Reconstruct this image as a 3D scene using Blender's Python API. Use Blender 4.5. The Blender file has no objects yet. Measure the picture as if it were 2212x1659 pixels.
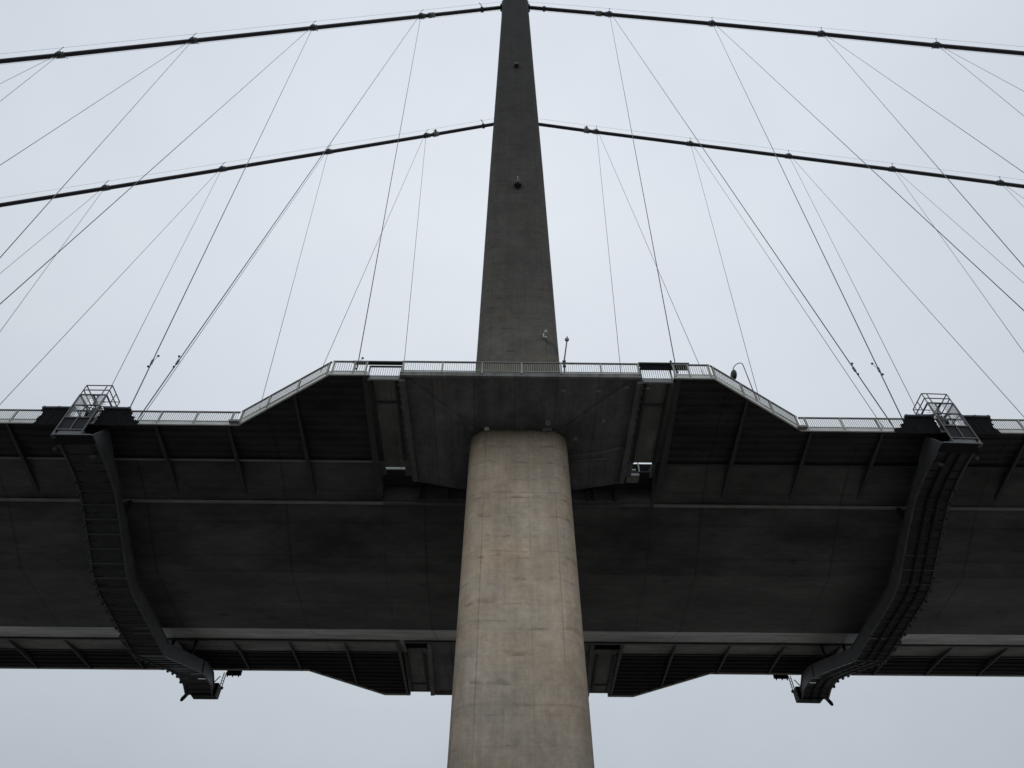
import bpy, math, random
from mathutils import Vector, Matrix
random.seed(4)
SC = bpy.context.scene
COL = SC.collection
D, H0, CX = 44.607, 32.664, -0.729        # camera to deck axis, camera to walkway soffit, camera x
ZO = H0 + 1.6                             # ground at 0; heights below are relative to the walkway soffit
FOC, TH, ROLL, YAW = 1580.963 / 2212.0, 50.546, 0.161, 0.573
NS, FS = 0.10, -0.27                      # small offsets along the bridge of the near and far walkways

# ------------------------------------------------------------------ materials
def nodes(name):
    m = bpy.data.materials.new(name); m.use_nodes = True
    nt = m.node_tree; b = nt.nodes['Principled BSDF']
    return m, nt, b

def N(nt, t, **kw):
    n = nt.nodes.new(t)
    for k, v in kw.items(): setattr(n, k, v)
    return n

def L(nt, a, b): nt.links.new(a, b)

def position(nt, scale=(1, 1, 1), loc=(0, 0, 0)):
    g = N(nt, 'ShaderNodeNewGeometry'); mp = N(nt, 'ShaderNodeMapping')
    mp.inputs['Scale'].default_value = scale; mp.inputs['Location'].default_value = loc
    L(nt, g.outputs['Position'], mp.inputs['Vector']); return mp.outputs['Vector']

def noise(nt, vec, scale, detail=4, rough=.55):
    n = N(nt, 'ShaderNodeTexNoise'); n.inputs['Scale'].default_value = scale
    n.inputs['Detail'].default_value = detail; n.inputs['Roughness'].default_value = rough
    L(nt, vec, n.inputs['Vector']); return n.outputs['Fac']

def ramp(nt, fac, stops, interp='LINEAR'):
    r = N(nt, 'ShaderNodeValToRGB'); r.color_ramp.interpolation = interp
    e = r.color_ramp.elements
    while len(e) < len(stops): e.new(.5)
    for k, (p, c) in enumerate(stops):
        e[k].position = p
        e[k].color = (c, c, c, 1) if not isinstance(c, tuple) else (*c, 1)
    L(nt, fac, r.inputs['Fac']); return r.outputs['Color']

def mult(nt, a, b, fac=1.0):
    m = N(nt, 'ShaderNodeMix', data_type='RGBA', blend_type='MULTIPLY'); m.inputs[0].default_value = fac
    L(nt, a, m.inputs[6]); L(nt, b, m.inputs[7]); return m.outputs[2]

def mixc(nt, f, a, b):
    m = N(nt, 'ShaderNodeMix', data_type='RGBA'); L(nt, f, m.inputs[0])
    for s, i in ((a, 6), (b, 7)):
        if isinstance(s, tuple): m.inputs[i].default_value = (*s, 1)
        else: L(nt, s, m.inputs[i])
    return m.outputs[2]

def math_(nt, op, a, b=None, c=None):
    m = N(nt, 'ShaderNodeMath', operation=op)
    for s, i in ((a, 0), (b, 1), (c, 2)):
        if s is None: continue
        if isinstance(s, (int, float)): m.inputs[i].default_value = s
        else: L(nt, s, m.inputs[i])
    return m.outputs[0]

def bump(nt, b, h, strength=.3, dist=.05):
    n = N(nt, 'ShaderNodeBump'); n.inputs['Strength'].default_value = strength
    n.inputs['Distance'].default_value = dist
    L(nt, h, n.inputs['Height']); L(nt, n.outputs['Normal'], b.inputs['Normal'])

def mat_paint(name, col, rough=.5, var=.25, scale=1.2, spec=.5, metal=0):
    m, nt, b = nodes(name)
    v = position(nt)
    f = noise(nt, v, scale, 6)
    c = ramp(nt, f, [(.25, tuple(x * (1 - var) for x in col)), (.75, tuple(x * (1 + var) for x in col))])
    L(nt, c, b.inputs['Base Color'])
    b.inputs['Roughness'].default_value = rough; b.inputs['Specular IOR Level'].default_value = spec
    b.inputs['Metallic'].default_value = metal
    return m

def mat_deck(name, col, rough=.5, spec=.5):
    """painted steel soffit: weld seams, streaks of dirt across the deck, blotches"""
    m, nt, b = nodes(name)
    v = position(nt)
    g = N(nt, 'ShaderNodeSeparateXYZ'); L(nt, v, g.inputs[0])
    blot = ramp(nt, noise(nt, position(nt, (.16, .42, .42)), 1, 8, .66), [(.34, .42), (.5, .95), (.66, 1.5)])
    fine = ramp(nt, noise(nt, position(nt, (.9, 3.5, 3.5)), 1.3, 5, .65), [(.3, .8), (.7, 1.15)])
    # transverse seam every 4.5 m and longitudinal plate seams
    fx = math_(nt, 'FRACT', math_(nt, 'DIVIDE', math_(nt, 'ADD', g.outputs[0], 200.6), 9.05))
    dx = math_(nt, 'ABSOLUTE', math_(nt, 'SUBTRACT', fx, .5))
    sx = ramp(nt, dx, [(0, .55), (.006, .72), (.012, 1)])
    wob = math_(nt, 'MULTIPLY', noise(nt, position(nt, (.15, .15, .15)), 1), .25)
    fy = math_(nt, 'FRACT', math_(nt, 'DIVIDE', math_(nt, 'ADD', math_(nt, 'ADD', g.outputs[1], wob), 100.9), 2.27))
    dy = math_(nt, 'ABSOLUTE', math_(nt, 'SUBTRACT', fy, .5))
    sy = ramp(nt, dy, [(0, .72), (.02, .86), (.045, 1)])
    spots = ramp(nt, noise(nt, position(nt, (.55, .8, .8), (7, 3, 1)), 1, 3), [(.27, .45), (.33, 1)])
    base = N(nt, 'ShaderNodeRGB'); base.outputs[0].default_value = (*col, 1)
    c = mult(nt, base.outputs[0], blot); c = mult(nt, c, fine); c = mult(nt, c, sx); c = mult(nt, c, sy); c = mult(nt, c, spots)
    L(nt, c, b.inputs['Base Color'])
    b.inputs['Roughness'].default_value = rough; b.inputs['Specular IOR Level'].default_value = spec
    bump(nt, b, noise(nt, position(nt, (.5, .5, .5)), 1, 2), .25, .15)
    return m

def mat_leg(name):
    """slip-formed concrete: pour lines, formwork joints, stains, light and dark painted in by height"""
    m, nt, b = nodes(name)
    v = position(nt)
    g = N(nt, 'ShaderNodeSeparateXYZ'); L(nt, v, g.inputs[0])
    z = g.outputs[2]; x = g.outputs[0]; y = g.outputs[1]
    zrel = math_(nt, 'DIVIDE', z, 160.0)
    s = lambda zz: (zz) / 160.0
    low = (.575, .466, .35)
    base = ramp(nt, zrel, [(s(0), (.24, .20, .16)), (s(14), (.40, .335, .265)), (s(21), low), (s(33.4), low), (s(33.9), (.36, .29, .225)), (s(34.4), (.21, .185, .14)), (s(40), (.17, .156, .131)), (s(52), (.105, .096, .083)), (s(90), (.060, .054, .048)), (s(150), (.038, .036, .032))])  # painted light and dark by height, mixed with the concrete's own two tones
    wob = math_(nt, 'MULTIPLY', noise(nt, position(nt, (.8, .8, .8)), 1.2, 3), .16)
    zz = math_(nt, 'ADD', z, wob)
    # pour lines: two spacings
    out = base
    for per, off, dark, w in ((1.35, .2, .88, .02), (4.05, 1.1, .78, .008)):
        f = math_(nt, 'ABSOLUTE', math_(nt, 'SUBTRACT', math_(nt, 'FRACT', math_(nt, 'DIVIDE', math_(nt, 'ADD', zz, off), per)), .5))
        ln = ramp(nt, f, [(0, dark), (w, dark + .08), (w * 2.4, 1)])
        msk = ramp(nt, noise(nt, position(nt, (.7, .7, .35), (per, 0, 0)), 1, 3), [(.38, 0.0), (.6, 1.0)])
        mm = N(nt, 'ShaderNodeMix', data_type='RGBA', blend_type='MULTIPLY')
        L(nt, msk, mm.inputs[0]); L(nt, out, mm.inputs[6]); L(nt, ln, mm.inputs[7]); out = mm.outputs[2]
    # smudges hanging on the pour lines
    f = math_(nt, 'FRACT', math_(nt, 'DIVIDE', math_(nt, 'ADD', zz, .88), 1.35))
    band = ramp(nt, f, [(0, 0), (.02, 1), (.16, 0.55), (.3, 0)])
    sp = ramp(nt, noise(nt, position(nt, (1.1, 1.1, 2.2), (3, 8, 1)), 1, 6, .62), [(.50, 0), (.62, 1)])
    sm = math_(nt, 'MULTIPLY', band, sp)
    out = mixc(nt, math_(nt, 'MULTIPLY', sm, .62), out, mult(nt, out, ramp(nt, sp, [(0, .5), (1, .42)])))
    # vertical formwork joints
    for px in (-1.98, 2.0, .55, -.75):
        wv = math_(nt, 'MULTIPLY', noise(nt, position(nt, (.3, .3, .6), (px, 0, 0)), 1, 2), .05)
        dj = math_(nt, 'ABSOLUTE', math_(nt, 'SUBTRACT', math_(nt, 'ADD', x, wv), px + .025))
        strong = abs(px) > 1
        lj = ramp(nt, dj, [(0, .58 if strong else .8), (.014 if strong else .02, .78 if strong else .88), (.045, 1)])
        mk = ramp(nt, noise(nt, position(nt, (.2, .2, .32), (px * 3, 1, 0)), 1, 3), [(.36, .15 if strong else 0), (.58, 1)])
        mm = N(nt, 'ShaderNodeMix', data_type='RGBA', blend_type='MULTIPLY')
        L(nt, mk, mm.inputs[0]); L(nt, out, mm.inputs[6]); L(nt, lj, mm.inputs[7]); out = mm.outputs[2]
    # blotches, board grain, hue shifts
    blot = ramp(nt, noise(nt, position(nt, (.6, .6, .4)), 1, 8, .68), [(.3, .74), (.7, 1.2)])
    grain = ramp(nt, noise(nt, position(nt, (1.2, 1.2, 4.5)), 1, 8, .75), [(.3, .86), (.7, 1.1)])
    speck = ramp(nt, noise(nt, position(nt, (1, 1, .7)), 4, 7, .75), [(.3, .86), (.7, 1.13)])
    hue = ramp(nt, noise(nt, position(nt, (.3, .3, .5), (5, 5, 5)), 1, 5), [(.35, (.95, .985, 1.03)), (.65, (1.035, 1.0, .955))])
    for c in (blot, grain, speck, hue): out = mult(nt, out, c)
    # streaks that run down the shaft
    run = ramp(nt, noise(nt, position(nt, (3.2, 3.2, .09), (2, 2, 2)), 1, 6, .65), [(.3, .90), (.65, 1.05)])
    out = mult(nt, out, run)
    # shade painted into the rounded corners
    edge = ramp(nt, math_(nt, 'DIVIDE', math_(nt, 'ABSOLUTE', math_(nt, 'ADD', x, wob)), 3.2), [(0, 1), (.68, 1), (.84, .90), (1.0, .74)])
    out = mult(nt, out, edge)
    L(nt, out, b.inputs['Base Color'])
    b.inputs['Roughness'].default_value = .9; b.inputs['Specular IOR Level'].default_value = .2
    bump(nt, b, grain, .25, .03)
    return m

def mat_slab(name, col):
    m, nt, b = nodes(name)
    blot = ramp(nt, noise(nt, position(nt, (.35, .35, .35)), 1, 6, .6), [(.3, .7), (.7, 1.25)])
    streak = ramp(nt, noise(nt, position(nt, (1.6, .25, .25)), 1, 5), [(.3, .78), (.7, 1.18)])
    rust = ramp(nt, noise(nt, position(nt, (.5, .5, .5), (4, 0, 2)), 1, 4), [(.58, (1, 1, 1)), (.74, (1.15, .96, .92))])
    base = N(nt, 'ShaderNodeRGB'); base.outputs[0].default_value = (*col, 1)
    run = ramp(nt, noise(nt, position(nt, (2.6, .22, .3), (1, 4, 0)), 1, 6, .7), [(.56, 1.0), (.66, 1.22), (.74, 1.75)])
    fine = ramp(nt, noise(nt, position(nt), 2.2, 7, .72), [(.3, .78), (.7, 1.18)])
    g = N(nt, 'ShaderNodeSeparateXYZ'); L(nt, position(nt), g.inputs[0])
    jf = math_(nt, 'ABSOLUTE', math_(nt, 'SUBTRACT', math_(nt, 'FRACT', math_(nt, 'DIVIDE', math_(nt, 'ADD', g.outputs[0], 52.3), 2.42)), .5))
    jl = ramp(nt, jf, [(0, .55), (.012, .75), (.03, 1)])
    c = mult(nt, mult(nt, mult(nt, base.outputs[0], blot), streak), rust)
    c = mult(nt, mult(nt, mult(nt, c, run, .8), fine), jl, .7)
    # contact shade painted into the slab colour round the leg
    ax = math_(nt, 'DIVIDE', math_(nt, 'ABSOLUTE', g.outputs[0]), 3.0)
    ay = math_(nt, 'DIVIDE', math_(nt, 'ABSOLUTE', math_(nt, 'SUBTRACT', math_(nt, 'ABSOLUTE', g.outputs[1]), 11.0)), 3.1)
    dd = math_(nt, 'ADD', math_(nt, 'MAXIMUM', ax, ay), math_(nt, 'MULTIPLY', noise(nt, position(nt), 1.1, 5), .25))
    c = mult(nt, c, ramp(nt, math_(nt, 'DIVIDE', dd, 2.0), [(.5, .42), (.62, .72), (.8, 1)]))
    L(nt, c, b.inputs['Base Color']); b.inputs['Roughness'].default_value = .85
    b.inputs['Specular IOR Level'].default_value = .25
    bump(nt, b, noise(nt, position(nt), 6, 5), .2, .03)
    return m

M = dict(
    leg=mat_leg('tower_concrete'),
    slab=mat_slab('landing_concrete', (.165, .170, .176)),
    slab_edge=mat_slab('landing_edge_concrete', (.22, .217, .20)),
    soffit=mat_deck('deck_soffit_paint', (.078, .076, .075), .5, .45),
    web=mat_deck('far_web_lit', (.33, .315, .285), .5, .3),  # soffit paint lightened to carry the sky light on the far web
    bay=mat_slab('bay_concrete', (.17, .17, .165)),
    shoulder=mat_deck('far_shoulder_half_lit', (.19, .185, .17), .55, .3),  # middle tone that paints the fade of that light across the shoulder
    walk_far=mat_deck('far_walkway_shaded', (.017, .017, .018), .65, .2),  # darker copy of the walkway paint, standing in for far-side shade
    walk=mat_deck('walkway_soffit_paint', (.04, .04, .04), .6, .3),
    bracket=mat_paint('bracket_paint', (.055, .055, .056), .55, .3, .9, .4),
    fascia=mat_paint('fascia_paint', (.64, .64, .60), .55, .22, .7),
    fascia_dark=mat_paint('bay_fascia_paint', (.26, .26, .25), .55, .25, .8),
    rail=mat_paint('railing_paint', (.38, .38, .33), .5, .25, 2),
    rail_top=mat_paint('hand_rail_paint', (.19, .19, .19), .5, .2, 2),
    cable=mat_paint('cable_paint', (.030, .026, .034), .35, .3, .8, .5),
    band=mat_paint('cable_band_paint', (.035, .036, .038), .5, .3, 2),
    sleeve=mat_paint('sleeve_metal', (.20, .20, .17), .5, .25, 2),
    wire=mat_paint('galvanised_wire', (.19, .175, .20), .5, .2, .5),
    rope=mat_paint('hand_rope_wire', (.25, .23, .24), .5, .2, .5),
    damper=mat_paint('damper_metal', (.05, .05, .05), .5, .2, 3),
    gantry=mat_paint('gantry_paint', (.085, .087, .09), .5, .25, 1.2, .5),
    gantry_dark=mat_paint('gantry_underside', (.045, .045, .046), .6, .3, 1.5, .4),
    cage=mat_paint('cage_steel', (.095, .10, .10), .45, .3, 2),
    pane=mat_paint('cage_sheet', (.012, .012, .014), .6, .25, 1.5, .2),
    tarp=mat_paint('black_sheeting', (.006, .006, .007), .8, .4, 3, .1),
    tarp_roll=mat_paint('grey_blue_roll', (.10, .11, .13), .5, .3, 3),
    lamp=mat_paint('lamp_metal', (.04, .038, .04), .4, .2, 3),
    lens=mat_paint('lamp_lens', (.45, .42, .42), .3, .15, 4),
    white=mat_paint('white_enamel', (.7, .7, .68), .4, .1, 4),
    black=mat_paint('black_metal', (.012, .012, .012), .5, .3, 3),
    barrier=mat_paint('barrier_green_grey', (.33, .36, .31), .5, .15, 2),
)
# translucent wired sheet for the cage sides
def mat_mesh(name):
    m, nt, b = nodes(name)
    g = position(nt)
    b.inputs['Base Color'].default_value = (.35, .36, .36, 1); b.inputs['Roughness'].default_value = .5
    tr = N(nt, 'ShaderNodeBsdfTransparent'); mx = N(nt, 'ShaderNodeMixShader')
    f = ramp(nt, noise(nt, g, 3, 3), [(.3, .22), (.7, .32)])
    L(nt, f, mx.inputs[0]); L(nt, tr.outputs[0], mx.inputs[1]); L(nt, b.outputs[0], mx.inputs[2])
    L(nt, mx.outputs[0], nt.nodes['Material Output'].inputs['Surface'])
    return m
M['mesh'] = mat_mesh('cage_glazing')

# ------------------------------------------------------------------ mesh builder
class MB:
    def __init__(s): s.v = []; s.f = []; s.sm = []
    def add(s, vs, fs, smooth=False):
        o = len(s.v); s.v += [Vector(p) for p in vs]
        s.f += [tuple(i + o for i in f) for f in fs]; s.sm += [smooth] * len(fs); return s
    def box(s, x0, x1, y0, y1, z0, z1):
        return s.hexa([(x0, y0, z0), (x1, y0, z0), (x1, y1, z0), (x0, y1, z0)], [(x0, y0, z1), (x1, y0, z1), (x1, y1, z1), (x0, y1, z1)])
    def hexa(s, a, b):
        return s.add(list(a) + list(b), [(3, 2, 1, 0), (4, 5, 6, 7), (0, 1, 5, 4), (1, 2, 6, 5), (2, 3, 7, 6), (3, 0, 4, 7)])
    def bar(s, p, q, w, h=None, up=(0, 0, 1)):
        p, q = Vector(p), Vector(q); h = h or w; d = (q - p).normalized(); u = Vector(up)
        if abs(d.dot(u)) > .95: u = Vector((0, 1, 0))
        r = d.cross(u).normalized() * (w / 2); u = r.cross(d).normalized() * (h / 2)
        c = [(-1, -1), (1, -1), (1, 1), (-1, 1)]
        return s.hexa([p + r * i + u * j for i, j in c], [q + r * i + u * j for i, j in c])
    def tube(s, pts, r, n=10, caps=True):
        pts = [Vector(p) for p in pts]; rs = r if isinstance(r, (list, tuple)) else [r] * len(pts)
        vs = []; fs = []; ref = Vector((0, 1, 0))
        for k, p in enumerate(pts):
            d = (pts[min(k + 1, len(pts) - 1)] - pts[max(k - 1, 0)]).normalized()
            if abs(d.dot(ref)) > .9: ref = Vector((1, 0, 0))
            a = d.cross(ref).normalized(); b = d.cross(a).normalized()
            vs += [p + (a * math.cos(2 * math.pi * i / n) + b * math.sin(2 * math.pi * i / n)) * rs[k] for i in range(n)]
        for k in range(len(pts) - 1):
            fs += [(k * n + i, k * n + (i + 1) % n, (k + 1) * n + (i + 1) % n, (k + 1) * n + i) for i in range(n)]
        s.add(vs, fs, True)
        if caps:
            o = len(s.v) - len(vs)
            s.f += [tuple(o + i for i in range(n))[::-1], tuple(o + (len(pts) - 1) * n + i for i in range(n))]; s.sm += [False, False]
        return s
    def ball(s, c, rx, ry=None, rz=None, n=14, m=8, rot=None):
        ry = ry or rx; rz = rz or rx; vs = []; fs = []; c = Vector(c); R = rot or Matrix.Identity(3)
        for j in range(m + 1):
            t = math.pi * j / m
            for i in range(n):
                a = 2 * math.pi * i / n
                vs.append(c + R @ Vector((rx * math.sin(t) * math.cos(a), ry * math.sin(t) * math.sin(a), rz * math.cos(t))))
        for j in range(m):
            for i in range(n):
                fs.append((j * n + i, (j + 1) * n + i, (j + 1) * n + (i + 1) % n, j * n + (i + 1) % n))
        return s.add(vs, fs, True)
    def prism_x(s, prof, x0, x1):          # profile (y, z) run along x
        n = len(prof)
        vs = [(x0, y, z) for y, z in prof] + [(x1, y, z) for y, z in prof]
        fs = [tuple(range(n)), tuple(range(n, 2 * n))[::-1]] + [(i, i + n, (i + 1) % n + n, (i + 1) % n) for i in range(n)]
        return s.add(vs, fs)
    def prism_z(s, poly, z0, z1):
        n = len(poly)
        vs = [(x, y, z0) for x, y in poly] + [(x, y, z1) for x, y in poly]
        fs = [tuple(range(n))[::-1], tuple(range(n, 2 * n))] + [(i, (i + 1) % n, (i + 1) % n + n, i + n) for i in range(n)]
        return s.add(vs, fs)
    def build(s, name, mat, parent=None, bevel=0):
        origin = world_loc(parent) if parent else Vector((0, 0, 0))
        me = bpy.data.meshes.new(name)
        off = Vector((0, 0, ZO)) - origin
        me.from_pydata([p + off for p in s.v], [], s.f)
        me.polygons.foreach_set('use_smooth', s.sm)
        me.validate(); me.update()
        import bmesh
        bm = bmesh.new(); bm.from_mesh(me); bmesh.ops.recalc_face_normals(bm, faces=bm.faces); bm.to_mesh(me); bm.free()
        me.materials.append(mat)
        o = bpy.data.objects.new(name, me); COL.objects.link(o)
        if parent: o.parent = parent
        if bevel:
            bv = o.modifiers.new('bevel', 'BEVEL'); bv.width = bevel; bv.segments = 2; bv.limit_method = 'ANGLE'
        return o

def world_loc(o):
    v = Vector((0, 0, 0))
    while o is not None: v += o.location; o = o.parent
    return v

def tag(o, label=None, cat=None, group=None, kind=None):
    if label: o['label'] = label
    if cat: o['category'] = cat
    if group: o['group'] = group
    if kind: o['kind'] = kind
    return o

def thing(name, label, cat, loc, group=None):
    o = bpy.data.objects.new(name, None); COL.objects.link(o)
    o.location = Vector(loc) + Vector((0, 0, ZO)); o.empty_display_size = .5
    return tag(o, label, cat, group)

# ------------------------------------------------------------------ setting
def ground():
    m, nt, b = nodes('foreshore_grass')
    c = ramp(nt, noise(nt, position(nt), .15, 6), [(.3, (.085, .085, .075)), (.7, (.14, .135, .125))])
    L(nt, c, b.inputs['Base Color']); b.inputs['Roughness'].default_value = .95
    s = MB(); R = 6000
    s.add([(-R, -R, -ZO), (R, -R, -ZO), (R, R, -ZO), (-R, R, -ZO)], [(0, 1, 2, 3)])
    tag(s.build('ground', m), kind='structure')
    m, nt, b = nodes('estuary_water')
    b.inputs['Base Color'].default_value = (.125, .115, .10, 1); b.inputs['Roughness'].default_value = .25
    bump(nt, b, noise(nt, position(nt, (.3, .3, .3)), 1, 5), .6, .4)
    s = MB()
    s.add([(14, -R, -ZO + .02), (1450, -R, -ZO + .02), (1450, R, -ZO + .02), (14, R, -ZO + .02)], [(0, 1, 2, 3)])
    tag(s.build('water', m), kind='structure')
ground()

# ------------------------------------------------------------------ tower
tower = thing('bridge_tower', 'tall tapering concrete bridge tower with rounded corners rising through the walkway landing', 'bridge tower', (0, 0, -ZO))

def leg_mesh(yc, sgn):
    zs = [(-34.2, 3.10), (-16, 3.06), (0, 3.0), (11, 2.93), (42, 2.81), (77, 2.60), (117, 2.40), (123.2, 2.37)]
    zs2 = []
    for (a, wa), (b, wb) in zip(zs, zs[1:]):
        k = max(1, int((b - a) / 3))
        zs2 += [(a + (b - a) * i / k, wa + (wb - wa) * i / k) for i in range(k)]
    zs2.append(zs[-1])
    zs2 += [(123.9, 1.95), (126, 1.9)]
    m = MB(); vs = []; fs = []; q = 6
    for z, w in zs2:
        wy = w * 1.03; r = 1.18 * w / 3
        for cx_, cy_, a0 in ((1, -1, -90), (1, 1, 0), (-1, 1, 90), (-1, -1, 180)):
            for i in range(q + 1):
                a = math.radians(a0 + 90 * i / q)
                vs.append((cx_ * (w - r) + r * math.cos(a), yc + cy_ * (wy - r) + r * math.sin(a), z))
    n = 4 * (q + 1)
    for k in range(len(zs2) - 1):
        fs += [(k * n + i, k * n + (i + 1) % n, (k + 1) * n + (i + 1) % n, (k + 1) * n + i) for i in range(n)]
    m.add(vs, fs, True)
    o = len(m.v) - len(vs)
    m.add([vs[(len(zs2) - 1) * n + i] for i in range(n)], [tuple(range(n))])
    return m
def smooth_by_angle(o):
    o.data.set_sharp_from_angle(angle=math.radians(35)) if hasattr(o.data, 'set_sharp_from_angle') else None
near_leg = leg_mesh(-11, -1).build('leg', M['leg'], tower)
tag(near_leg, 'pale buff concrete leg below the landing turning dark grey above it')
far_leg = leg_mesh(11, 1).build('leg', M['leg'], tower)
smooth_by_angle(near_leg); smooth_by_angle(far_leg)

for yc in (-11, 11):
    for sx, zt in ((-1, 122.6), (1, 122.4)):
        s = MB()
        s.box(min(sx * 2.2, sx * 2.58), max(sx * 2.2, sx * 2.58), yc - .95, yc + .95, zt - 2.4, zt + .75)
        s.box(min(sx * 2.3, sx * 2.85), max(sx * 2.3, sx * 2.85), yc - .6, yc + .6, zt - 1.0, zt + .35)
        s.build('cable_collar', M['black'], tower, .06)

# portal beam between the legs, same underside as the deck
prof_c = [(-8.4, 1.7), (-8.4, -.55), (-8.2, -.72), (-3.4, -2.76), (3.4, -2.76), (8.2, -.72), (8.4, -.55), (8.4, 1.7)]
cb = MB().prism_x(prof_c, -8.765, 8.765).build('cross_beam', M['soffit'], tower)
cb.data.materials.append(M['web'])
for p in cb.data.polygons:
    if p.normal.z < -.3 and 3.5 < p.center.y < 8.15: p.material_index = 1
for sg in (-1, 1):
    MB().box(-8.72, 8.72, sg * 8.22 - .09, sg * 8.22 + .09, -.88, -.74).build('ledge_rail', M['gantry'], tower)
s = MB()
for x in (-6.4, -4.6, 4.6, 5.0, 6.4): MB().box(x - .06, x + .06, -8.75, -8.35, -.6, .42).build('stiffener', M['bracket'], tower)

def landing(sg, dx):
    """walkway landing around a leg; hipped soffit from its edges down to the leg"""
    f = lambda x, y, z: (x + dx, sg * y, z)
    s = MB()
    out = [(-6.95, 18.1), (7.05, 18.1), (6.85, 9.4), (3.35, 8.62), (-3.35, 8.62), (-6.75, 9.4)]
    inn = [(-2.5, 13.75), (2.5, 13.75), (2.9, 9.6), (2.4, 9.0), (-2.4, 9.0), (-2.9, 9.6)]
    n = 6
    oz = (.30, .30, .10, .02, .02, .10)
    vs = [f(x, y, z_) for (x, y), z_ in zip(out, oz)] + [f(x, y, -.04) for x, y in inn] + [f(x, y, .36) for x, y in out]
    fs = [(i, (i + 1) % n, n + (i + 1) % n, n + i) for i in range(n)] + [(i, (i + 1) % n, 2 * n + (i + 1) % n, 2 * n + i) for i in range(n)]
    fs += [tuple(range(n, 2 * n)), tuple(range(2 * n, 3 * n))]
    s.add(vs, fs)
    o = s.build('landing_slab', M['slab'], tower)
    # edge beams beside the expansion bays, stepped, with bearing lugs along the bay
    for sx in (-1, 1):
        e = MB(); xa = 6.62 if sx < 0 else 6.74
        a = [(sx * xa, 18.0), (sx * (xa + .34), 18.0), (sx * (xa + .15), 9.6), (sx * (xa - .19), 9.6)]
        e.hexa([f(x, y, -.16) for x, y in a], [f(x, y, .2) for x, y in a])
        for k in range(12):
            y = 10.6 + k * .6; xe = sx * (xa + .3 - .19 * (18 - y) / 8.4)
            e.box(min(xe, xe + sx * .14) + dx, max(xe, xe + sx * .14) + dx, sg * y - .09, sg * y + .09, -.1, .012)
        e.build('edge_beam', M['slab'], tower)
    # dark plate added to keep the recess between landing and cross beam in shade
    y0, y1 = sorted((sg * (10.06 if sg < 0 else 13.0), sg * 8.41))
    MB().box(-8.9 + dx, 8.9 - dx, y0, y1, .44, .5).build('recess_shade_plate', M['walk'], tower)
    fz = MB(); ya = sg * 18.10; yb = sg * 18.28
    fz.box(-6.93 + dx, 7.03 + dx, min(ya, yb), max(ya, yb), .03, .39)
    fz.build('landing_fascia', M['slab_edge'], tower, .02)
    if sg < 0:
        for sx in (-1, 1):   # hip creases in the soffit
            rib = MB(); rib.hexa([f(sx * 2.3, 13.95, -.09), f(sx * 2.7, 13.7, -.09), f(sx * 6.6, 17.65, .20), f(sx * 6.4, 17.85, .20)],
                     [f(sx * 2.3, 13.95, .1), f(sx * 2.7, 13.7, .1), f(sx * 6.6, 17.65, .34), f(sx * 6.4, 17.85, .34)])
            rib.build('soffit_rib', M['slab'], tower)
        for x, y in ((-1.95, 14.25), (1.6, 14.22), (1.85, 14.25), (3.5, 13.5), (4.6, 17.2), (2.55, 17.2), (6.2, 17.5)):
            t = MB(); t.box(x - .14, x + .14, -y - .07, -y + .07, -.17 if y < 15 else .06, .05 if y < 15 else .34)
            t.build('soffit_bracket', M['fascia'] if x < 0 else M['fascia_dark'], tower)
        d = MB()
        d.tube([(1.75, -14.75, -.13), (1.75, -14.75, .2)], .17, 14); d.build('drain_outlet', M['fascia_dark'], tower)
        d = MB(); d.tube([(5.1, -14.9, -.02), (5.1, -14.9, .25)], .12, 12); d.build('drain_outlet', M['fascia_dark'], tower)
        d = MB()
        d.tube([(3.0, -12.0, -.08), (5.0, -12.25, -.04), (6.3, -12.7, .0)], .035, 8)
        d.build('soffit_pipe', M['fascia_dark'], tower); d = MB(); d.tube([(3.0, -11.5, -.08), (5.6, -11.75, -.03)], .03, 8)
        d.build('soffit_pipe', M['fascia_dark'], tower)
landing(-1, 0); landing(1, FS)

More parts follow.
